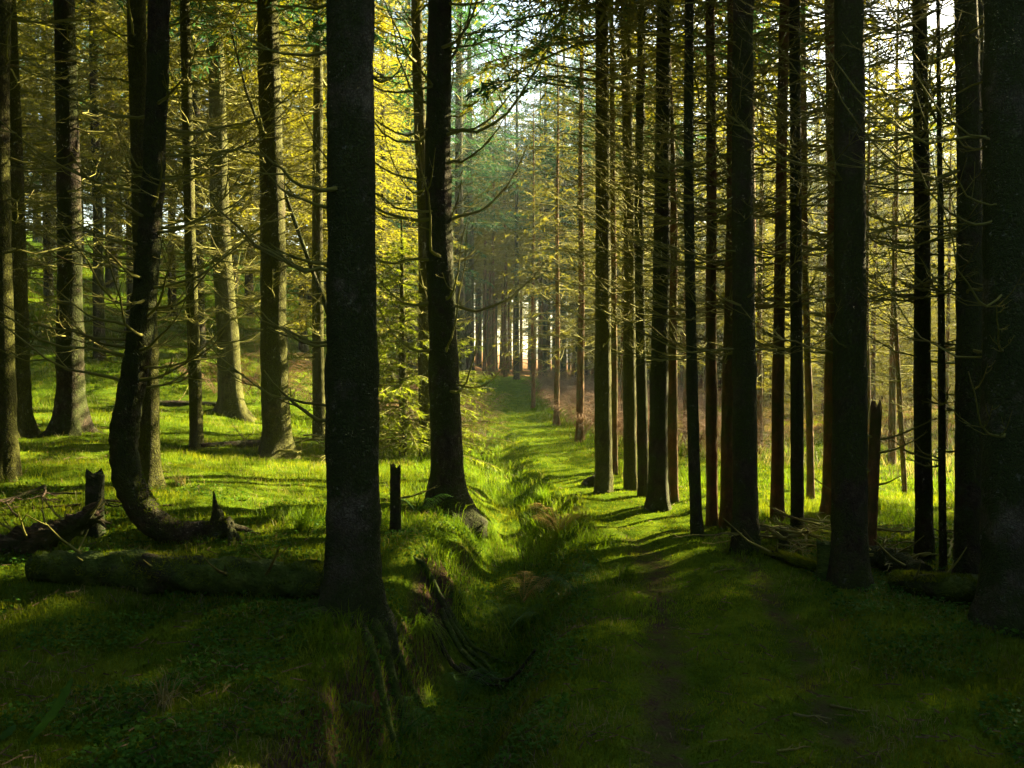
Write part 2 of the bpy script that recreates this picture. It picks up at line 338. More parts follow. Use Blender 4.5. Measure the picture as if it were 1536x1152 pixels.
def stem_tree(px, py, w, topx, label, name='spruce_tree', bark='bark', near=False, nb=30, blen=.9, bz=(1.2, 6.5), curl=.32, rise=-.04, flare=1., group=None, crown=0,
              hgt=15, seed=None, depth=None, side=None, branch_m='twig', br=.0085, wtop=None, subs=5, bend=0, baz=0, crown_z=0):
    b = ground(px, py) if depth is None else np.array([at(px, py, depth)[0], depth, 0.0])
    if depth is not None: b[2] = H1(b[0], b[1])
    d = b[1]; seed = seed if seed is not None else int(px*7+py)
    r = w/2/F*d; ztop = CAMZ+ray(0, 0)[2]*d-b[2]; xt = at(topx, 0, d)[0]; lean = ((xt-b[0])/ztop, rnd.uniform(-.01, .01))
    T = thing(name, tuple(b), label, 'tree', group)
    rt = None
    if wtop: rt = max(.02, r+(wtop/2/F*d-r)*(hgt-1.5)/max(1, ztop-1.5))
    sides = 28 if w > 50 else 20 if w > 20 else 14
    _, cl, rf = trunk_mesh('trunk', M[bark], r, hgt, T, flare, lean, sides, seed, 90 if w > 30 else 50, .02 if w > 50 else .05, rt, bend=bend, baz=baz)
    rg = np.random.default_rng(seed+5)
    mbx = MB(); z = bz[0]
    nb = int(nb*(1.15 if near else 1.45))
    for k in range(nb):
        z = bz[0]+(bz[1]-bz[0])*(k+rg.random()*.9)/nb
        zz = round(z/.40)*.40+rg.normal(0, .035)
        az = rg.random()*6.283 if side is None else side+rg.normal(0, .9)
        L = blen*(.45+.75*rg.random())*(.65+.35*sst(z, 1, 4)); c = cl(zz)
        rr = br*(.7+.6*rg.random())
        if near:
            m1 = MB(); twig_tube(m1, c+np.array([math.cos(az), math.sin(az), 0])*rf(zz)*.7, az, L+rf(zz)*.3, rise+.12*rg.normal(), rr, curl*(.5+rg.random()), rg, 5, 8, 0, subs, .05)
            m1.build('branch', M[branch_m], T)
        else: twig_tube(mbx, c, az, L+rf(zz), rise+.12*rg.normal(), rr, curl*(.5+rg.random()), rg, 4, 6, 0, subs, .05)
    if not near: mbx.build('dead_branchwork', M[branch_m], T)
    if crown is not None: put_child(CROWN_HIGH[crown % 3], T, (lean[0]*8, lean[1]*8, crown_z), rg.random()*6, 1.0)
    return T, b, r

G_R = 'close row of spruces on the right of the track'
G_L = 'spruces on the mossy slope left of the ditch'
stem_tree(8, 715, 30, 2, 'dark spruce cut by the left edge of the photo', nb=34, crown=0, bark='bark_moss', group=G_L)
stem_tree(32, 655, 26, 14, 'spruce just right of the leftmost trunk, bright moss on its root flare', nb=36, crown=1, bark='bark_moss', flare=1.6, group=G_L)
stem_tree(107, 648, 34, 92, 'dark spruce with a wide spreading root flare, between the leftmost pair and the bent tree', near=True, nb=34, blen=1.2, flare=1.35, crown=2, group=G_L)
stem_tree(224, 728, 31, 207, 'straight spruce half hidden behind the bent tree', nb=40, crown=0, flare=.9, bark='bark_moss', wtop=19, group=G_L, blen=1.1)
stem_tree(295, 670, 17, 282, 'slender spruce standing alone right of the bent tree', nb=48, blen=1.1, crown=1, flare=.8, bark='bark_moss', wtop=13, group=G_L)
stem_tree(347, 622, 30, 322, 'sunlit spruce bristling with bright dead branches, pale lit foot', nb=80, blen=1.5, crown=2, flare=1.2, bark='bark_moss', wtop=14, group=G_L, rise=.05, curl=.35)
stem_tree(416, 682, 38, 400, 'stout spruce sunlit down its right side, roots exposed at the foot', near=True, nb=40, blen=1.2, crown=0, flare=1.4, bark='bark_moss', wtop=26, group=G_L, curl=.4)
stem_tree(479, 660, 17, 473, 'slim pale spruce close left of the big foreground trunk', nb=44, blen=1.0, crown=1, flare=.7, bark='bark_moss', wtop=12, group=G_L)
BIG, bb, br_ = stem_tree(531, 925, 74, 528, 'biggest foreground spruce with rough lichen-flecked trunk on the ditch bank', near=True, nb=15, blen=.95, bz=(1.0, 4.4), crown=0, flare=.75, wtop=66, curl=.3, rise=.1, br=.011, subs=4, side=2.9, bark='bark_near')
stem_tree(641, 688, 21, 626, 'spruce with a gold sunlit edge close behind the trunk beside the ditch', nb=38, blen=1.0, crown=1, flare=.6, wtop=15, bark='bark_moss')
stem_tree(672, 786, 42, 655, depth=8.3, label= 'dark spruce beside the ditch with long upcurved dead branches toward the track', near=True, nb=34, blen=1.15, bz=(1.2, 5.6), crown=2, flare=1.1, wtop=31, curl=.75, rise=.0, br=.014, subs=2)
rr_ = dict(nb=85, blen=1.15, curl=.2, rise=.12, br=.0065, bz=(1.6, 8), group=G_R, subs=5)
stem_tree(906, 738, 24, 898, 'first spruce of the right-hand row, at the track edge', near=True, bark='bark_moss', crown=0, flare=.5, crown_z=-.8, **{**rr_, 'nb': 44})
stem_tree(922, 712, 9, 916, 'pencil-thin spruce tucked behind the first trunk of the row', bark='bark_red', crown=2, flare=.3, **{**rr_, 'nb': 30})
stem_tree(946, 735, 18, 943, 'second spruce of the right-hand row', bark='bark_moss', crown=1, flare=.4, crown_z=-.8, **rr_)
stem_tree(965, 745, 15, 958, 'dark slim spruce touching the left side of a stouter one in the row', crown=2, flare=.4, **rr_)
stem_tree(987, 764, 25, 990, 'stout dark spruce with a broad foot by a broken branch, fourth trunk of the row', near=True, crown=0, flare=.7, **{**rr_, 'nb': 34})
stem_tree(1010, 752, 14, 1003, 'slim gold-lit spruce behind the stout dark one', bark='bark_red', crown=1, flare=.4, **rr_)
stem_tree(1046, 802, 16, 1040, 'slightly crooked slim spruce with hooked foot on the track edge', crown=2, flare=.6, bend=.05, baz=.2, **rr_)
stem_tree(1068, 788, 16, 1069, 'ruddy slim spruce between the crooked one and the thick black one', bark='bark_red', crown=0, flare=.4, **rr_)
stem_tree(1091, 790, 19, 1092, 'ruddy spruce half hidden by the thick black one on its right', bark='bark_red', crown=1, flare=.4, **rr_)
stem_tree(1119, 824, 33, 1115, 'thick black spruce midway along the right-hand row', near=True, crown=2, flare=.8, **{**rr_, 'nb': 40, 'blen': 1.15})
stem_tree(1166, 786, 17, 1168, 'reddish spruce left of the pair of slim trunks beyond the brush pile', bark='bark_red', crown=0, flare=.5, **rr_)
stem_tree(1196, 802, 18, 1197, 'slim spruce with bright rim standing in the sunlit brushwood', bark='bark', crown=1, flare=.6, **rr_)
stem_tree(1216, 748, 10, 1210, 'thin far spruce showing right of the rim-lit slim one', bark='bark_red', crown=2, flare=.4, **rr_)
stem_tree(1246, 778, 21, 1248, 'ruddy spruce hard against the left side of the wide dark one', bark='bark_red', crown=0, flare=.9, **rr_)
stem_tree(1275, 878, 46, 1266, 'wide dark spruce by the mossy log on the right', near=True, crown=1, flare=.55, **{**rr_, 'nb': 34, 'blen': 1.1, 'wtop': 38, 'rise': .2})
stem_tree(1301, 705, 8, 1302, 'thread-thin young spruce behind the snapped snag', bark='bark_red', crown=None, flare=.3, hgt=7, **{**rr_, 'nb': 34, 'blen': .7})
stem_tree(1357, 742, 7, 1330, 'thin leaning sapling stem between the snag and the slim gold-edged trunk', bark='bark_red', crown=None, flare=.3, hgt=4, **{**rr_, 'nb': 20, 'blen': .5, 'bz': (.6, 3.5)})
stem_tree(1387, 846, 23, 1371, 'slim spruce with yellow-lit right edge, alone against the pale clearing', bark='bark', crown=0, flare=.7, **{**rr_, 'blen': 1.2})
stem_tree(1415, 856, 10, 1400, 'whip-thin dead spruce left of the black trunk near the right edge', crown=None, flare=.3, hgt=5.2, **{**rr_, 'nb': 34, 'blen': .7, 'bz': (.7, 4.8)})
stem_tree(1454, 884, 36, 1449, 'black spruce second from the right edge', near=True, crown=1, flare=.7, **{**rr_, 'nb': 36, 'blen': 1.2, 'rise': -.05, 'curl': .5})
stem_tree(1478, 850, 14, 1474, 'narrow spruce squeezed behind the rightmost trunk', crown=2, flare=.4, **{**rr_, 'nb': 30})
stem_tree(1513, 945, 66, 1510, 'massive rightmost trunk at the edge of the photo', near=True, bark='bark_near', crown=0, flare=.7, **{**rr_, 'nb': 18, 'blen': 1.0, 'rise': -.1, 'curl': .7, 'group': None, 'bz': (1.2, 4.6)})

# bent tree: a real J-shaped trunk, its butt lying on the moss
d0 = ground(330, 805)[1]
pts = [(352, 788, 30), (318, 798, 34), (280, 803, 38), (245, 795, 42), (214, 768, 44), (195, 730, 43), (186, 690, 42), (186, 650, 40), (193, 605, 38), (203, 550, 37), (214, 480, 36), (221, 400, 34), (228, 300, 32), (234, 180, 31), (238, 60, 30), (240, -60, 29), (242, -400, 24), (244, -900, 16), (246, -1500, 6)]
pts = np.array(pts, float); tt = np.linspace(0, len(pts)-1, 150); ti = np.arange(len(pts))
pk = [np.interp(tt, ti, pts[:, k]) for k in range(3)]
pk = [np.convolve(np.pad(q, 4, mode='edge'), np.ones(9)/9, 'valid') for q in pk]
P = np.array([at(a1, b1, d0) for a1, b1 in zip(pk[0], pk[1])]); base = P[0].copy(); base[2] = H1(base[0], base[1])
R = pk[2]/2/F*d0; nR = R[:, None]*(1+.17*(vnoise(np.arange(22)[None]*.9, np.arange(len(R))[:, None]*.5)-.5)+.14*(vnoise(np.arange(22)[None]*2.1+9, np.arange(len(R))[:, None]*1.7)-.5))
JT = thing('bent_spruce', tuple(base), 'spruce with a J-shaped trunk swelling down to lie along the moss', 'tree')
mb = MB(); mb.tube(P-base, nR, 22, 0, cap=True); mb.build('trunk', M['bark'], JT)
rg = np.random.default_rng(9)
m1 = MB(); q = at(327, 790, d0)-base
m1.tube(np.array([q, q+[0, 0, .1], q+[-.02, 0, .17], q+[-.03, 0, .27]]), [.075, .045, .02, .006], 8, 0); m1.build('stub', M['bark'], JT)
m1 = MB()
for k in range(9):
    aa = rg.random()*6.28; q0 = at(345, 790, d0)-base; twig_tube(m1, q0, aa, .28, -.25, .03, -.2, rg, 6, 5, 0, 2)
m1.build('root', M['bark'], JT)
for k in range(34):
    i = 70+int(k*1.2); i = min(i, 118); az = rg.random()*6.28
    m1 = MB(); twig_tube(m1, P[i]-base, az, .55+.6*rg.random(), -.05, .012, .5, rg, 5, 7, 0, 4); m1.build('branch', M['twig'], JT)
put_child(CROWN_HIGH[1], JT, (at(240, 0, d0)[0]-base[0], 0, 0), 2)

def fuzz(Q, R, n, parent, seed=1, L=.02, up=.1):
    rg = np.random.default_rng(seed); i = rg.random(n)*(len(Q)-1); i0 = i.astype(int); f = (i-i0)[:, None]
    c = Q[i0]*(1-f)+Q[i0+1]*f; rr = (R[i0]*(1-f[:, 0])+R[i0+1]*f[:, 0])[:, None]*1.0
    T = Q[i0+1]-Q[i0]; T /= np.linalg.norm(T, axis=1, keepdims=True)
    d = rg.normal(0, 1, (n, 3)); d -= (d*T).sum(1, keepdims=True)*T; d /= np.linalg.norm(d, axis=1, keepdims=True)
    k = (d[:, 2] > up)&(vnoise(c[:, 0]*7+seed, c[:, 1]*3+c[:, 2]*7+d[:, 2]*2) > .35); c, d, rr, T = c[k], d[k], rr[k], T[k]; n = len(c)
    b = c+d*rr*.96; t = d+rg.normal(0, .5, (n, 3)); t /= np.linalg.norm(t, axis=1, keepdims=True)
    s_ = np.cross(t, rg.normal(0, 1, (n, 3))); s_ /= np.linalg.norm(s_, axis=1, keepdims=True); ln = L*(.5+rg.random((n, 1)))
    V = np.stack([b-s_*.003, b+s_*.003, b+t*ln], 1).reshape(-1, 3); mbx = MB(); mbx.add(V, None, np.arange(3*n).reshape(-1, 3)); return mbx.build('moss', M['grass'], parent)
fuzz((P-base)[:75], R[:75], 9000, JT, 3, .02, .2)

# ------------------------------------------------------------------ logs, stumps, snags
def logthing(name, pts, label, cat, m, sides=18, lump=.2, cap=True, zsnap=None, stubs=3, group=None, seed=1):
    pts = np.array(pts, float); base = pts[0, :3].copy()
    t = np.linspace(0, len(pts)-1, 14*len(pts)); ti = np.arange(len(pts))
    Q = np.stack([np.interp(t, ti, pts[:, k]) for k in range(3)], -1); R = np.interp(t, ti, pts[:, 3])
    Q[1:-1] = (Q[:-2]+Q[1:-1]*2+Q[2:])/4
    RR = R[:, None]*(1+lump*(vnoise(np.arange(sides)[None]*.7+seed, np.arange(len(t))[:, None]*.35)-.5)+.12*(vnoise(np.arange(sides)[None]*2.3+seed, np.arange(len(t))[:, None]*1.3)-.5))
    T = thing(name, tuple(base), label, cat, group); mbx = MB(); mbx.tube(Q-base, RR, sides, 0, cap=cap)
    mbx.build('bole', m, T)
    if m is M['log']: fuzz(Q-base, R*(1+.02), 14000, T, seed, .022, -.1)
    rg = np.random.default_rng(seed)
    for k in range(stubs):
        i = rg.integers(3, len(t)-3); m1 = MB(); twig_tube(m1, Q[i]-base, rg.random()*6.28, .15+.25*rg.random(), .5, .012, .2, rg, 4, 4, 0, 1); m1.build('branch_stub', M['twig'], T)
    return T
def gp(px, py, dz, r, dep=None):
    g = ground(px, py) if dep is None else np.array([at(px, py, dep)[0], dep, H1(at(px, py, dep)[0], dep)])
    return (g[0], g[1], g[2]+dz, r)
logthing('fallen_log', [gp(505, 896, .085, .115), gp(420, 892, .085, .115), gp(330, 888, .09, .12), gp(220, 880, .085, .125), gp(110, 872, .08, .11), gp(55, 868, .07, .09)],
         'long mossy fallen log lying behind the big foreground trunk', 'log', M['log'], 26, .4, stubs=8, seed=4)
logthing('broken_log', [(*at(138, 776, 6.1), .04), (*at(105, 790, 6.1), .075), (*at(60, 808, 6.05), .095), (*at(0, 825, 6.0), .12), (*at(-80, 850, 5.9), .12)],
         'splintered reddish log leaning over the mossy one at the left', 'log', M['wood'], 22, .9, stubs=7, seed=6)
BL = bpy.data.objects['broken_log']; rg = np.random.default_rng(66)
for k in range(9):
    m1 = MB(); q = np.array([.05+.1*rg.random()-.1, rg.normal(0, .03), rg.normal(0, .03)]); e_ = np.array([.04+.07*rg.random(), rg.normal(0, .05), .03+rg.normal(0, .05)])
    m1.tube(np.array([q-e_*.6, q, q+e_*.5, q+e_]), [.03, .024, .013, .002], 5, 0); m1.build('splinter', M['wood'], BL)
def stump(px, py, top_py, w, label, name='stump', m='bark', cat='stump', lean_px=0, flare=.4, seed=3, depth=None, nb=0):
    b = ground(px, py) if depth is None else np.array([at(px, py, depth)[0], depth, H1(at(px, py, depth)[0], depth)])
    d = b[1]; hh = at(px, top_py, d)[2]-b[2]; r = w/2/F*d
    T = thing(name, tuple(b), label, cat); lean = ((at(px+lean_px, top_py, d)[0]-b[0])/hh, 0)
    trunk_mesh('trunk', M[m], r, max(hh, .9) if hh > .85 else .85, T, flare, lean, 14, seed, max(6, int(hh*8)), .03, r*.75, broken=True)
    if hh < .85: T.scale = (1, 1, hh/.85)
    rg = np.random.default_rng(seed)
    for k in range(nb):
        z = hh*(.25+.7*rg.random()); m1 = MB(); twig_tube(m1, np.array([lean[0]*z, 0, z]), rg.random()*6.28, .2+.3*rg.random(), .2, .009, .2, rg, 4, 5, 0, 2); m1.build('branch', M['twig'], T)
    return T
stump(141, 800, 712, 24, 'grey weathered stump post standing beside the splintered log', m='bark_near', seed=8)
stump(593, 802, 702, 15, 'thin black stump between the big trunk and the ditchside spruce', nb=2, seed=13)
stump(1305, 838, 612, 15, 'snapped snag with a jagged top right of the wide dark spruce', name='snag', m='bark_red', cat='dead tree', lean_px=9, nb=7, seed=21)
# leaning dead trunk
g = ground(632, 655)
logthing('leaning_dead_tree', [(g[0], g[1], g[2]-.1, .11), (*at(610, 615, g[1]), .09), (*at(585, 560, g[1]), .07), (*at(560, 490, g[1]), .05), (*at(520, 400, g[1]), .03)],
         'dead trunk leaning left behind the two spruces by the ditch', 'dead tree', M['bark_moss'], 12, .2, stubs=7, seed=12)
g = ground(470, 800, 40); g = np.array([at(430, 300, 11.5)[0], 11.5, 0])
logthing('leaning_pole', [(*at(520, 545, 11.6), .035), (*at(470, 410, 11.6), .03), (*at(420, 270, 11.6), .025), (*at(370, 140, 11.6), .02), (*at(345, 40, 11.6), .01)],
         'thin dead pole leaning across from behind the big trunk to the upper left', 'dead tree', M['bark'], 8, .15, stubs=4, seed=15)
logthing('fallen_log', [gp(1500, 900, .06, .10), gp(1440, 905, .07, .10), gp(1380, 893, .06, .085), gp(1345, 885, .05, .07)], 'mossy log lying at the foot of the rightmost trunk', 'log', M['log'], 14, .3, stubs=2, seed=31)
logthing('rotten_log', [gp(1300, 842, .05, .07), gp(1340, 858, .07, .09), gp(1385, 872, .05, .08)], 'short dark rotten log behind the wide dark spruce', 'log', M['bark'], 14, .5, stubs=5, seed=33)
logthing('fallen_pole', [gp(1145, 830, .02, .03), gp(1200, 855, .05, .035), gp(1255, 872, .03, .03)], 'thin mossy fallen pole reaching to the wide dark spruce', 'log', M['log'], 10, .3, stubs=2, seed=35)
logthing('fallen_pole', [gp(420, 668, .05, .05), gp(360, 672, .05, .045), gp(300, 672, .03, .03)], 'dark pole lying left of the stout sunlit spruce', 'log', M['bark'], 10, .3, stubs=3, seed=36)
logthing('fallen_pole', [gp(330, 612, .05, .05), gp(250, 610, .06, .05), gp(180, 606, .05, .035)], 'dark pole lying on the slope left of the bristling sunlit spruce', 'log', M['bark'], 10, .3, stubs=3, seed=37)
stump(1176, 822, 792, 13, 'small mossy stump in the sunlit brushwood', m='bark_moss', seed=41)
stump(1240, 868, 815, 24, 'squat mossy stump left of the wide dark spruce', m='log', seed=43, flare=.8)

# ------------------------------------------------------------------ bank overhang and roots
g = ground(650, 860)
def blob(name, c, s, label, cat, m, seed=1, parent=None):
    mbx = MB(); n, k = 36, 22; th = np.arange(n)/n*2*np.pi; ph = np.linspace(0, np.pi, k)
    TH, PH = np.meshgrid(th, ph); rr = 1+.5*(vnoise(np.cos(TH)*2+seed+5, np.sin(TH)*2+PH*2)-.5)+.2*(vnoise(np.cos(TH)*7+seed+9, np.sin(TH)*7+PH*7+9)-.5)
    V = np.stack([rr*np.sin(PH)*np.cos(TH)*s[0], rr*np.sin(PH)*np.sin(TH)*s[1], rr*np.cos(PH)*s[2]], -1).reshape(-1, 3)
    i = np.arange(k-1)[:, None]*n; j = np.arange(n)[None]; kk = (j+1) % n
    mbx.add(V, np.stack([i+j, i+n+j, i+n+kk, i+kk], -1).reshape(-1, 4)); o = mbx.build(name, m, parent)
    o.location = c
    if label: tag(o, label, cat)
    return o
mc = at(665, 835, 6.15)
RM = thing('root_tangle', (mc[0], mc[1], H1(mc[0], mc[1])), 'tangle of bare roots hanging over the ditch beyond the big trunk', 'roots')
rg = np.random.default_rng(77)
for k, (pp) in enumerate([[(660, 812), (700, 818), (735, 835), (750, 862), (752, 880)], [(640, 815), (690, 828), (728, 842), (742, 858)], [(600, 830), (660, 850), (720, 868), (770, 872)], [(690, 900), (740, 935), (790, 965), (820, 985)], [(620, 905), (680, 915), (730, 925), (760, 950)]]):
    P_ = np.array([at(a1, b1, 6.0-.12*i+.1*k-(.5 if k > 2 else 0)) for i, (a1, b1) in enumerate(pp)]); L_ = len(pp)
    t = np.linspace(0, L_-1, 16); P_ = np.stack([np.interp(t, np.arange(L_), P_[:, c]) for c in range(3)], -1)+rg.normal(0, .006, (16, 3))
    P_[:, 2] = np.minimum(P_[:, 2], height(P_[:, 0], P_[:, 1])+.04); m1 = MB(); m1.tube(P_-np.array(RM.location), np.linspace(.022, .006, 16), 8, 0); m1.build('root', M['log'] if k < 3 else M['bark'], RM)
# roots of the big tree
for k in range(7):
    aa = k*.9+.3; m1 = MB(); n_ = 12; t = np.linspace(0, 1, n_); L_ = .35+.35*rg.random()
    xs = bb[0]+np.cos(aa+.5*t*rg.normal())*(br_*.7+t*L_); ys = bb[1]+np.sin(aa+.3*t)*(br_*.7+t*L_)
    zs = height(xs, ys)+.05*(1-t)-.01; m1.tube(np.stack([xs, ys, zs-.02], -1)-bb, .04*(1-t)+.008, 8, 0); m1.build('root', M['log'], BIG)

# ------------------------------------------------------------------ background trees
def full_tree(seed, needle, hgt, z0, R0, r, size, dens, per, step, sparse, bark='bark'):
    T = thing('spruce_tree', (0, 0, 0), 'x', 'tree'); tr, _, _ = trunk_mesh('trunk', M[bark], r, hgt+.3, T, .8, (0, 0), 12, seed, 30)
    c = crown_mb(z0, hgt, R0, seed, size, dens, per, step, sparse).build('crown', [M['twig'], M[needle]], T)
    return T, [tr, c]
PROTO = {
 'low': [full_tree(101, 'needle_gold', 13, 1.6, 2.5, .09, .095, 1.0, 8, .32, 2.6), full_tree(102, 'needle_gold', 14, 2.0, 2.3, .10, .095, 1.0, 8, .34, 3.4)],
 'cool': [full_tree(103, 'needle_cool', 15, 2.8, 2.6, .17, .11, .8, 7, .42, 3.2), full_tree(104, 'needle_cool', 17, 4.2, 2.4, .16, .11, .75, 6, .44, 6)],
 'brown': [full_tree(105, 'needle_brown', 9.5, 1.2, 1.6, .06, .075, .42, 5, .30, 2.4, 'bark_red'), full_tree(106, 'needle_brown', 10.5, 1.8, 1.7, .07, .075, .42, 5, .32, 3.4, 'bark_red')],
 'gold': [full_tree(109, 'needle_gold', 13, .8, 2.4, .10, .12, .8, 8, .36, 1.5, 'bark_red'), full_tree(110, 'needle_gold', 14, 1.4, 2.3, .10, .12, .8, 7, .38, 3, 'bark_red')],
 'shade_tree': [full_tree(111, 'needle', 15, 5.4, 2.2, .09, .12, .9, 8, .38, 5.8, 'bark_red'), full_tree(112, 'needle', 15, 6.0, 2.2, .09, .12, .9, 8, .40, 6.5)],  # closed high crowns, added to cast shade on the left ground
 'high': [full_tree(107, 'needle', 16, 5.5, 2.2, .09, .13, .7, 6, .46, 6, 'bark_red'), full_tree(108, 'needle_cool', 17, 7.5, 2.3, .12, .13, .7, 6, .46, 8.5)],
}
for k_ in PROTO:
    for T, ks in PROTO[k_]: T['used'] = 0
def plant(kind, x, y, label, group, sc=1., v=None):
    T, ks = PROTO[kind][rnd.randrange(2) if v is None else v]
    loc = (x, y, H1(x, y)-.05); rz = rnd.random()*6.28
    if not T['used']:
        T['used'] = 1; T.location = loc; T.rotation_euler[2] = rz; T.scale = (sc,)*3; T['label'] = label; T['group'] = group; return T
    o = copy_tree(T, ks, loc, rz, sc, label, group); return o
def infr(x, y, m=1.0): return y > 0 and abs(x) < .6*y+m
# left background: green-boughed spruces on the slope
GL = 'green-boughed spruces up the left slope'
for (px, y, kd) in [(20, 17, 'low'), (75, 20.5, 'low'), (150, 16.5, 'low'), (170, 24, 'cool'), (260, 21, 'low'), (300, 17.5, 'low'), (375, 22, 'low'), (420, 17.5, 'low'), (455, 21, 'low'), (520, 18, 'low'), (575, 21, 'low'), (120, 27, 'cool'), (230, 29, 'cool'), (350, 28, 'cool'), (470, 27, 'cool'), (560, 30, 'cool'), (30, 25, 'low'), (-30, 19, 'low'), (200, 19, 'low'), (335, 19, 'low'), (500, 23, 'low'), (80, 33, 'cool'), (180, 34, 'cool'), (290, 35, 'cool'), (410, 33, 'cool'), (520, 36, 'cool'), (-20, 31, 'cool'), (60, 40, 'cool'), (150, 42, 'cool'), (240, 41, 'cool'), (330, 43, 'cool'), (10, 38, 'cool'), (110, 37, 'low'), (200, 38, 'low')]:
    plant(kd, (px-768)/F*y, y, 'green-boughed spruce up the left slope behind the lit trunks', GL, rnd.uniform(.85, 1.1))
# centre background, either side of the far track
GC = 'blue-green spruces at the far end of the track'
for (px, y, kd) in [(615, 26, 'cool'), (655, 31, 'cool'), (690, 27, 'cool'), (705, 36, 'cool'), (740, 42, 'high'), (775, 40, 'high'), (810, 43, 'high'), (845, 39, 'high'), (870, 33, 'cool'), (905, 29, 'brown'), (945, 36, 'high')]:
    plant(kd, (px-768)/F*y, y, 'blue-green spruce at the far end of the track', GC, rnd.uniform(.9, 1.15))
# dense far stand
GF = 'dense stand of thin stems closing the far end of the track'
for k in range(110):
    y = rnd.uniform(42, 66); x = (rnd.uniform(480, 1010)-768)/F*y
    plant('high', x, y, 'thin stem in the dense stand closing the far end of the track', GF, rnd.uniform(.8, 1.1))
# right, sparse tawny trees through which the clearing shows
GR = 'tawny spruces behind the right-hand row'
for (px, y, kd) in [(870, 15.5, 'brown'), (835, 19, 'brown'), (800, 24, 'brown'), (895, 22, 'brown'), (960, 16, 'brown'), (1160, 26, 'brown'), (1265, 19, 'brown'), (1285, 24, 'brown'), (1390, 23, 'brown'), (1445, 28, 'brown'), (1500, 20, 'brown'), (1010, 28, 'brown'), (1200, 31, 'brown'), (1330, 34, 'brown'), (1080, 33, 'brown'), (935, 19, 'brown'), (985, 24, 'brown'), (1030, 18, 'brown'), (1060, 26, 'brown'), (1140, 17, 'brown'), (1235, 27, 'brown'), (1310, 21, 'brown'), (1340, 15.5, 'brown'), (1360, 30, 'brown'), (1420, 19, 'brown'), (1470, 24, 'brown'), (1530, 16, 'brown')]:
    plant(kd, (px-768)/F*y, y, 'tawny thinly needled spruce behind the right-hand row', GR, rnd.uniform(.75, .95))
for k in range(46):
    px = 905+ (k+rnd.random())*14.5; y = rnd.uniform(27, 44) if px < 1180 else rnd.uniform(36, 50)
    plant('gold', (px-768)/F*y, y, 'golden-green spruce at the back of the clearing', 'golden-green spruces at the back of the clearing', rnd.uniform(.85, 1.1))
for k in range(36):
    y = rnd.uniform(56, 78); px = 560+(k+rnd.random())*12
    plant('low' if k % 3 == 0 else 'cool', (px-768)/F*y, y, 'dark conifer far behind the thin stems', 'dark conifers far behind the thin stems', rnd.uniform(.95, 1.2))
for (x, y) in [(7.0, 11.4), (8.6, 12.9), (10.4, 12.4)]:  # added mostly off frame to keep the sun off the left foreground
    plant('shade_tree', x, y, 'added spruce beyond the right edge trunks, its closed high crown shading the left foreground', 'added shade spruces beyond the right edge trunks', rnd.uniform(.95, 1.05))
for (x, y) in [(3.7, 13.6)]:  # added to break up sun on the left floor; fills the upper right too
    plant('shade_tree', x, y, 'added spruce behind the right-hand row, its high crown shading the left floor', 'added shade spruces behind the right-hand row', rnd.uniform(.95, 1.1))
for k in range(16):
    y = rnd.uniform(50, 60); px = 1130+(k+rnd.random())*28
    plant('cool', (px-768)/F*y, y, 'tall blue-green conifer rising behind the clearing', 'tall conifers rising behind the clearing', rnd.uniform(1.1, 1.35))
for k in range(20):
    y = rnd.uniform(20, 31); px = 1130+(k+rnd.random())*23
    plant('gold', (px-768)/F*y, y, 'young golden-green spruce growing in the open clearing', 'young golden-green spruces in the clearing', rnd.uniform(.32, .5))
# hillside wood beyond the clearing
for k in range(25):
    y = rnd.uniform(60, 120); x = (rnd.uniform(1000, 1600)-768)/F*y
    plant('cool', x, y, 'distant spruce on the pale hillside beyond the clearing', 'distant spruces on the hillside beyond the clearing', rnd.uniform(.8, 1.2))
# the plantation around and behind the viewpoint (outside the frame, shading the foreground)
sx, sy = math.sin(a), math.cos(a)
protos = [crown_mb(5.5, 15, 2.8, 201, .2, .85, 9, .45, 6), crown_mb(1.2, 13, 2.6, 202, .17, .65, 9, .38, 1.3)]
def mb_flat(m_): return np.vstack(m_.v), np.vstack(m_.q), np.concatenate(m_.qm), np.vstack(m_.t), np.concatenate(m_.tm)
protos = [mb_flat(p) for p in protos]; wood = MB()
def put_wood(x, y, k, sc=1.):
    V, q, qm, t, tm = protos[k]; aa = rnd.random()*6.28; c_, s_ = math.cos(aa)*sc, math.sin(aa)*sc; z = H1(x, y)
    V2 = np.stack([V[:, 0]*c_-V[:, 1]*s_+x, V[:, 0]*s_+V[:, 1]*c_+y, V[:, 2]*sc+z], -1)
    o_ = wood.n; wood.v.append(V2); wood.q.append(q+o_); wood.qm.append(qm); wood.t.append(t+o_); wood.tm.append(tm); wood.n += len(V2)
    zz = np.linspace(-.2, 12*sc, 10); wood.tube(np.stack([0*zz+x, 0*zz+y, zz+z], -1), .16*(1-zz/15), 8, 0)
for gx_ in np.arange(-24, 30, 2.9):
    for gy_ in np.arange(-17, 24, 2.9):
        x = gx_+rnd.uniform(-.8, .8); y = gy_+rnd.uniform(-.8, .8)
        if infr(x, y, 3.3) or (abs(x-.9) < 1.8 and y < 3): continue
        c = x*sy-y*sx             # offset across the sun direction
        if x > 3 and c < -3.3: continue   # the clearing on the sunny side
        rim = math.hypot(x, y-4) > 11 or (x > 4.5 and c > -3.3)
        put_wood(x, y, 1 if rim else 0, rnd.uniform(.9, 1.1))
tag(wood.build('surrounding_wood', [M['bark'], M['needle']]), 'unbroken spruce plantation closing round the viewpoint outside the photo', 'wood', None, 'stuff')

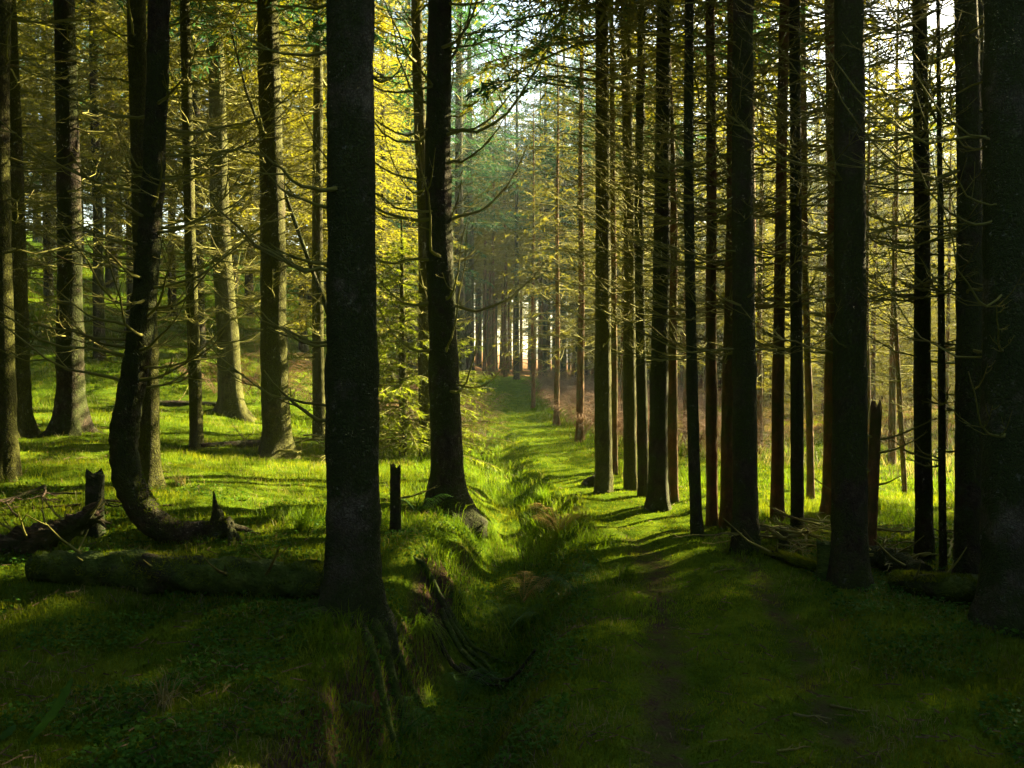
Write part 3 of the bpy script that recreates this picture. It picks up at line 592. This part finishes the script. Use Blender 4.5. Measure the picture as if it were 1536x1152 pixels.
# young lime-green spruce
yt = np.array([at(604, 600, 12.3)[0], 12.3, 0]); yt[2] = H1(yt[0], yt[1]); LT = thing('young_spruce', tuple(yt), 'sunlit lime-green young spruce behind the ditchside trunks', 'tree')
tr, _, _ = trunk_mesh('trunk', M['bark_moss'], .05, 3.4, LT, .5, (0, 0), 10, 5, 20)
crown_mb(.15, 3.0, 1.0, 55, .065, 1.3, 9, .13, 0).build('crown', [M['twig'], M['needle_lime']], LT)
yt = ground(700, 690); LT = thing('young_spruce', (yt[0]-.25, 13.5, H1(yt[0]-.25, 13.5)), 'low green young spruce left of the track, just beyond the ditchside trunk', 'tree')
trunk_mesh('trunk', M['bark_moss'], .035, 1.9, LT, .5, (0, 0), 8, 6, 12)
crown_mb(.1, 1.9, .95, 56, .055, 1.2, 6, .17, 0).build('crown', [M['twig'], M['needle_lime']], LT)

# ------------------------------------------------------------------ grass and ground cover
def blades(N, ymin, ymax, hfun, wid, name, m, label, lean=.5, seed=1, filt=None, px0=-220, px1=1760):
    rg = np.random.default_rng(seed)
    y = np.exp(rg.uniform(math.log(ymin), math.log(ymax), N)); x = (rg.uniform(px0, px1, N)-768)/F*y
    h = hfun(x, y, rg)
    k = h > .003
    if filt is not None: k &= filt(x, y, rg)
    x, y, h = x[k], y[k], h[k]; n = len(x); z = height(x, y)
    az = rg.random(n)*6.283; ln = lean*(.3+rg.random(n))
    D = np.stack([np.cos(az), np.sin(az)], -1); fa = rg.random(n)*6.283
    w = wid*(.6+.8*rg.random(n))*np.maximum(1, y/9)
    wx, wy = np.cos(fa)*w, np.sin(fa)*w
    V = np.zeros((n, 5, 3)); zero = z-.01
    V[:, 0] = np.stack([x-wx, y-wy, zero], -1); V[:, 1] = np.stack([x+wx, y+wy, zero], -1)
    mx, my, mz = x+D[:, 0]*h*ln*.35, y+D[:, 1]*h*ln*.35, z+h*.6
    V[:, 2] = np.stack([mx+wx*.7, my+wy*.7, mz], -1); V[:, 3] = np.stack([mx-wx*.7, my-wy*.7, mz], -1)
    V[:, 4] = np.stack([x+D[:, 0]*h*ln*1.1, y+D[:, 1]*h*ln*1.1, z+h*(1-.25*ln)], -1)
    b_ = np.arange(n)[:, None]*5
    mbx = MB(); mbx.add(V.reshape(-1, 3), b_+np.array([[0, 1, 2, 3]]), b_+np.array([[3, 2, 4]]))
    o = mbx.build(name, m); tag(o, label, None, None, 'stuff'); o['category'] = 'grass'; return o
def h_turf(x, y, rg):
    pc = path_x(y); on = np.exp(-((x-pc)/.6)**2); tr = np.maximum(np.exp(-((x-pc+.32)/.16)**2), np.exp(-((x-pc-.42)/.12)**2))*(1-sst(y, 6.5, 10))
    n_ = vnoise(x*1.6+3, y*1.6); dist = .7+.05*y
    h = (.018+.06*n_**2*(1-on))*dist*(.5+rg.random(len(x)))
    h = h*(1-.9*tr*(vnoise(x*8, y*8) > .35)); return h
def h_long(x, y, rg):
    pc = path_x(y); n_ = vnoise(x*1.1+30, y*1.1+11); t2 = vnoise(x*4+1, y*4+5)
    edge = np.exp(-((x-pc+.85)/.28)**2)+.6*np.exp(-((x-pc-1.0)/.3)**2)
    lip = np.exp(-((x-ditch_x(y)+.42)/.16)**2)*(1-sst(y, 7, 9))
    bnk = np.exp(-((x-ditch_x(y))/.55)**2)*sst(y, 5.5, 7)*(1-sst(y, 14, 18))
    m_ = sst(n_+.5*lip+.33*bnk+.42*edge*sst(y, 6, 8)+.10*sst(y, 12, 16)-.1*sst(-x, 1, 2.5), .62, .85)*(1-.92*np.exp(-((x-pc)/.5)**2))
    return m_*(.06+.16*t2)*(.5+.8*rg.random(len(x)))*sst(y, 3, 5)
blades(380000, 2.4, 30, h_turf, .0022, 'grass', M['grass'], 'short mossy turf covering the forest floor and the track', .7, 3)
blades(195000, 4.0, 42, h_long, .0028, 'long_grass', M['grass_long'], 'longer lush grass along the ditch banks and in the sunlit glade', .9, 4)
blades(30000, 13, 60, lambda x, y, rg: .25*(vnoise(x, y) > .45)*(x > path_x(y)+1.2)*(.5+rg.random(len(x))), .004, 'dry_grass', M['straw'], 'pale dry grass on the open ground right of the far track', .8, 6)
blades(42000, 3, 22, lambda x, y, rg: (.03+.07*rg.random(len(x)))*(vnoise(x*2.7+60, y*2.7) > .5)*(np.abs(x-path_x(y)) > .5)*(.6+.05*y), .0018, 'withered_grass', M['straw'], 'withered straw-coloured blades scattered through the moss', 1.1, 16)
# small leaves of the foreground
def leaves(N, name, m, label):
    rg = np.random.default_rng(8); y = np.exp(rg.uniform(math.log(2.4), math.log(8), N)); x = (rg.uniform(-60, 1600, N)-768)/F*y
    pc = path_x(y); k = (np.abs(x-pc) > .75)&(vnoise(x*2.2, y*2.2) > .38); x, y = x[k], y[k]; n = len(x); z = height(x, y)+.01+.04*rg.random(n)
    C = np.stack([x, y, z], -1); A = rg.normal(0, 1, (n, 3)); A[:, 2] *= .4; A /= np.linalg.norm(A, axis=1, keepdims=True)
    B = np.cross(A, rg.normal(0, .4, (n, 3))+[0, 0, 1]); B /= np.linalg.norm(B, axis=1, keepdims=True)
    s = .006+.010*rg.random((n, 1)); V = np.stack([C-A*s, C-B*s*.7, C+A*s, C+B*s*.7], 1).reshape(-1, 3)
    mbx = MB(); mbx.add(V, np.arange(4*n).reshape(-1, 4)); o = mbx.build(name, m); tag(o, label, 'ground cover', None, 'stuff')
leaves(90000, 'ground_cover', M['cover'], 'small dark leaves of moss and herbs covering the foreground banks')

def twiglets(N, name, m, label):
    rg = np.random.default_rng(18); y = np.exp(rg.uniform(math.log(2.4), math.log(14), N)); x = (rg.uniform(-60, 1600, N)-768)/F*y
    k = vnoise(x*1.3+9, y*1.3) > .3; x, y = x[k], y[k]; n = len(x); an = rg.random(n)*6.283; L = .012+.03*rg.random(n)**2; L[::30] *= 2.5
    dx, dy = np.cos(an)*L, np.sin(an)*L; w = .0015+.002*rg.random(n); wx, wy = -np.sin(an)*w, np.cos(an)*w
    z0, z1 = height(x-dx, y-dy)+.018+.02*rg.random(n), height(x+dx, y+dy)+.018+.03*rg.random(n)
    V = np.stack([np.stack([x-dx-wx, y-dy-wy, z0], -1), np.stack([x-dx+wx, y-dy+wy, z0], -1), np.stack([x+dx+wx, y+dy+wy, z1], -1), np.stack([x+dx-wx, y+dy-wy, z1], -1),
                  np.stack([x-dx, y-dy, z0+w*1.6], -1), np.stack([x+dx, y+dy, z1+w*1.6], -1)], 1).reshape(-1, 3)
    b_ = np.arange(n)[:, None]*6; mbx = MB()
    mbx.add(V, np.concatenate([b_+np.array([[0, 3, 5, 4]]), b_+np.array([[4, 5, 2, 1]]), b_+np.array([[0, 1, 2, 3]])])); o = mbx.build(name, m, smooth=False); tag(o, label, 'forest litter', None, 'stuff')
twiglets(3200, 'forest_litter', M['litter'], 'fallen twigs and dead leaves strewn over the moss')

# ------------------------------------------------------------------ ferns and bracken
def frond(mbx, p0, az, L, arch, rg, m=0, wid=.36, npin=24, twist=0.):
    t = np.linspace(0, 1, 12); h = L*(t*.85); z = L*(arch*np.sin(t*2.2)*.55)
    ca, sa = math.cos(az), math.sin(az)
    P = np.stack([p0[0]+h*ca, p0[1]+h*sa, p0[2]+z], -1); mbx.tube(P, .0035*(1-t)+.001, 3, m)
    f = .15+.83*np.arange(npin)/npin
    for sgn in (-1, 1):
        base = np.stack([np.interp(f, t, P[:, k]) for k in range(3)], -1)
        pl = L*wid*np.sin(np.pi*np.clip(f*.9+.1, 0, 1))**.8*(1-f*.35)+.01
        D = np.stack([-sgn*sa+.45*ca+0*f, sgn*ca+.45*sa+0*f, -.18+twist+0*f+rg.normal(0, .06, npin)], -1); D /= np.linalg.norm(D, axis=1, keepdims=True)
        nk = 9; s = (np.arange(nk)+.5)/nk
        C = base[:, None]+D[:, None]*(pl[:, None]*s)[:, :, None]; C[:, :, 2] -= .25*(pl[:, None]*s)**2/np.maximum(L, .1)
        al = np.array([ca, sa, .1]); K = npin*nk
        w = (pl[:, None]*(.045*(1-s)+.016)).reshape(-1, 1); C = C.reshape(-1, 3); Dk = np.repeat(D, nk, 0); st = np.repeat(pl/nk*.42, nk)[:, None]
        V = np.stack([C-Dk*st, C+al*w+Dk*st*.3, C+Dk*st, C-al*w+Dk*st*.3], 1).reshape(-1, 3)
        mbx.add(V, np.arange(4*K).reshape(-1, 4), None, m)
def fern(px, py, L, n, label, m='fern', seed=1, az0=None, spread=6.28, arch=.9, depth=None, name='fern'):
    g = ground(px, py) if depth is None else np.array([at(px, py, depth)[0], depth, H1(at(px, py, depth)[0], depth)])
    T = thing(name, tuple(g), label, 'fern'); rg = np.random.default_rng(seed)
    for k in range(n):
        az = (az0 or 0)+spread*(k+rg.random()*.5)/n-(spread/2 if az0 is not None else 0); m1 = MB()
        frond(m1, (0, 0, 0), az, L*(.75+.4*rg.random()), arch*(.8+.4*rg.random()), rg); m1.build('frond', M[m], T)
    return T
fern(785, 905, .42, 6, 'fern with a sunbeam painted in as gold, in the ditch beneath the overhanging roots', 'bracken_sunbeam_gold', 3, .8, 3.5)  # sunbeam put into the colour: gold fronds instead of fern green
fern(690, 1055, .32, 4, 'small fresh green fern on the dark ditch bottom right of the bank', 'fern', 5, 1.2, 2.4)
fern(600, 1110, .30, 4, 'dim fern at the bottom edge below the bank', 'fern', 6, 1.4, 3)
fern(870, 895, .28, 4, 'small fern on the track side of the ditch', 'fern', 7, 2.5, 3)
fern(765, 945, .36, 5, 'dark fern in the ditch just below the gold-painted one', 'fern', 8, 1.0, 4)
fern(838, 800, .42, 11, 'golden bracken clump on the ditch edge where the sunlit track begins', 'bracken_sunbeam_gold', 9, name='bracken_clump')
fern(525, 1075, .2, 3, 'tiny fern growing from the face of the dark bank', 'fern', 10, -1.2, 2)
fern(625, 770, .35, 5, 'bright green fern behind the thin black stump', 'fern', 12)
# strap-leaved frond at lower left
g = ground(40, 1120)
ST = thing('strap_fern', tuple(g), 'pale strap-shaped fern leaf arching in the lower left corner', 'fern')
for pp in ([(40, 1118), (62, 1090), (85, 1062), (100, 1035), (108, 1018)], [(0, 1110), (12, 1098), (22, 1088)]):
    Q = np.array([at(a1, b1, g[1]+.02*i) for i, (a1, b1) in enumerate(pp)])-g; t = np.linspace(0, len(pp)-1, 24); Q = np.stack([np.interp(t, np.arange(len(pp)), Q[:, c]) for c in range(3)], -1)
    w = .017*np.sin(np.linspace(.15, 3.05, 24))**.6*(1+.15*np.sin(t*9)); m1 = MB()
    V = np.concatenate([Q-np.stack([w, 0*w, -.3*w], -1), Q+[0, 0, .006], Q+np.stack([w, 0*w, -.3*w], -1)]); i = np.arange(23)
    m1.add(V, np.concatenate([np.stack([i, i+1, i+25, i+24], -1), np.stack([i+24, i+25, i+49, i+48], -1)])); m1.build('blade', M['fern'], ST)
# bracken masses
def bracken(name, spots, m, label, L=(.5, .9), seed=1):
    rg = np.random.default_rng(seed); mbx = MB()
    for (x, y) in spots:
        z = H1(x, y)
        for k in range(5): frond(mbx, (x, y, z+.1), rg.random()*6.28, rg.uniform(*L), 1.1, rg, 0, .36, 11)
    tag(mbx.build(name, M[m]), label, 'bracken', None, 'stuff')
sp = []
for k in range(420):
    y = rnd.uniform(13.5, 36); x = path_x(y)+rnd.uniform(.75, .95+.18*y)
    if fbm(x*.6, y*.6, 2) > -.10: sp.append((float(x), y))
bracken('bracken', sp, 'bracken', 'rust-brown dying bracken right of the far track', (.6, 1.05), seed=2)
sp = [(float(path_x(y)-rnd.uniform(.9, 3)), y) for y in [rnd.uniform(12.5, 26) for k in range(90)]]
bracken('bracken', sp, 'bracken', 'rust-brown bracken left of the far track', seed=3)
sp = [(-rnd.uniform(2.5, 5.5), rnd.uniform(14.5, 19)) for k in range(34)]
bracken('bracken', sp, 'bracken', 'brown bracken on the slope behind the stout sunlit spruce', seed=4)
sp = [(rnd.uniform(4, 26), rnd.uniform(17, 50)) for k in range(260)]
bracken('bracken', sp, 'bracken_sunbeam_gold', 'yellowing bracken across the open clearing on the right', (.6, 1.1), seed=5)

# long tufts
def tuft(px, py, L, n, label, m='grass_long', seed=1, droop=.5, az=None, depth=None):
    g = ground(px, py) if depth is None else at(px, py, depth); rg = np.random.default_rng(seed); mbx = MB()
    for k in range(n):
        aa = rg.random()*6.28 if az is None else az+rg.normal(0, .5); l = L*(.5+.6*rg.random()); sp_ = .3+.7*rg.random(); t = np.linspace(0, 1, 7)
        x = rg.normal(0, .03)+np.cos(aa)*l*sp_*t**1.3*.8; y = rg.normal(0, .03)+np.sin(aa)*l*sp_*t**1.3*.8; z = l*(t*(1.0)-droop*sp_*1.3*t**2.2)
        w = .0028*(1-t)+.0004; fx, fy = -np.sin(aa)*w, np.cos(aa)*w
        V = np.concatenate([np.stack([x-fx, y-fy, z], -1), np.stack([x+fx, y+fy, z], -1)]); i = np.arange(6)
        mbx.add(V, np.stack([i, i+1, i+8, i+7], -1))
    o = mbx.build('grass_tuft', M[m]); o.location = g; tag(o, label, 'grass tuft'); return o
tuft(455, 795, .32, 160, 'tall sunlit grass tuft left of the big foreground trunk', seed=2)
tuft(380, 880, .12, 160, 'low bright grass tuft in front of the fallen log', seed=3)
tuft(815, 757, .30, 260, 'sunlit grass tuft on the ditch edge left of the striped track', seed=4)
tuft(630, 955, .45, 140, 'long grass hanging down the dark bank right of the big trunk', seed=5, droop=1.3, az=-.9)
tuft(940, 868, .16, 140, 'short lit tuft on the left edge of the track', seed=6)
tuft(250, 1060, .32, 40, 'sparse dry grass tuft on the dark left bank', 'straw', 7, droop=1.1)
tuft(270, 728, .22, 70, 'pale grass tuft at the foot of the half hidden spruce', 'straw', 8)
tuft(740, 672, .35, 200, 'bright tuft in the glade left of the far track', seed=9)
tuft(1130, 832, .10, 90, 'tiny tuft at the foot of the thick black spruce', seed=10)

# brushwood on the right and sticks
def brush(px0, px1, py0, py1, n, label, seed, m='twig', L=(.3, .8)):
    rg = np.random.default_rng(seed); g0 = ground((px0+px1)/2, (py0+py1)/2)
    T = thing('brush_pile', tuple(g0), label, 'brushwood')
    for k in range(n):
        g = ground(rg.uniform(px0, px1), rg.uniform(py0, py1)); m1 = MB()
        twig_tube(m1, g-g0+[0, 0, .02+.12*rg.random()], rg.random()*6.28, rg.uniform(*L), .05*rg.normal(), .007+.008*rg.random(), .05*rg.normal(), rg, 5, 7, 0, 5); m1.build('stick', M[m], T)
brush(1140, 1235, 800, 838, 22, 'sunlit tangle of dead sticks beyond the thick black spruce', 3)
brush(1310, 1440, 800, 865, 16, 'heap of dead sticks around the slim gold-edged trunk', 4)
brush(1210, 1300, 780, 820, 6, 'scattered dead sticks behind the wide dark spruce', 5)
brush(400, 480, 660, 690, 10, 'few dead sticks at the exposed roots of the stout spruce', 6)
brush(20, 150, 740, 800, 10, 'broken sticks around the splintered log', 7, 'wood')
for k, (px, py, lab) in enumerate([(1245, 1062, 'small pale stick lying on the right side of the track'), (1190, 1075, 'bent twig lying on the track left of the pale stick'), (1165, 1130, 'dark twig near the bottom edge of the track'), (1070, 862, 'dark twig across the track near the thick black spruce'), (930, 748, 'short twig on the sunlit stripes of the track')]):
    g = ground(px, py); m1 = MB(); rg = np.random.default_rng(60+k); twig_tube(m1, (0, 0, .012), rg.random()*3-1.5, .16, 0, .006, 0, rg, 5, 5, 0, 2)
    o = m1.build('stick', M['straw'] if k < 2 else M['twig']); o.location = g; tag(o, lab, 'stick')
g = ground(893, 728); o = blob('rock', tuple(g), (.14, .14, .11), 'dark mossy rock at the left foot of the first spruce in the right-hand row', 'rock', M['bark'], 8)
g = ground(1412, 868); o = blob('rock', tuple(g), (.06, .06, .05), 'small round dark rock between the log and the black trunk', 'rock', M['bark'], 9)
for T, ks in [p for v in PROTO.values() for p in v]:
    if not T['used']:
        for k in ks: bpy.data.objects.remove(k)
        bpy.data.objects.remove(T)
    else: del T['used']

# ------------------------------------------------------------------ haze
HZ = MB(); x0, x1, y0, y1, z0, z1 = -420, 420, -140, 620, -12, 32
HZ.add([(x, y, z) for z in (z0, z1) for x, y in ((x0, y0), (x1, y0), (x1, y1), (x0, y1))], [(3, 2, 1, 0), (4, 5, 6, 7), (0, 1, 5, 4), (1, 2, 6, 5), (2, 3, 7, 6), (3, 0, 4, 7)])
hm = bpy.data.materials.new('haze'); hm.use_nodes = True; hm.node_tree.nodes.clear()
ho = hm.node_tree.nodes.new('ShaderNodeOutputMaterial'); hv = hm.node_tree.nodes.new('ShaderNodeVolumePrincipled')
hv.inputs['Color'].default_value = (.8, .95, .9, 1); hv.inputs['Density'].default_value = .0009; hv.inputs['Anisotropy'].default_value = .3
hm.node_tree.links.new(hv.outputs[0], ho.inputs['Volume'])
tag(HZ.build('haze', hm, smooth=False), 'thin greenish morning haze filling the wood', 'haze', None, 'stuff')
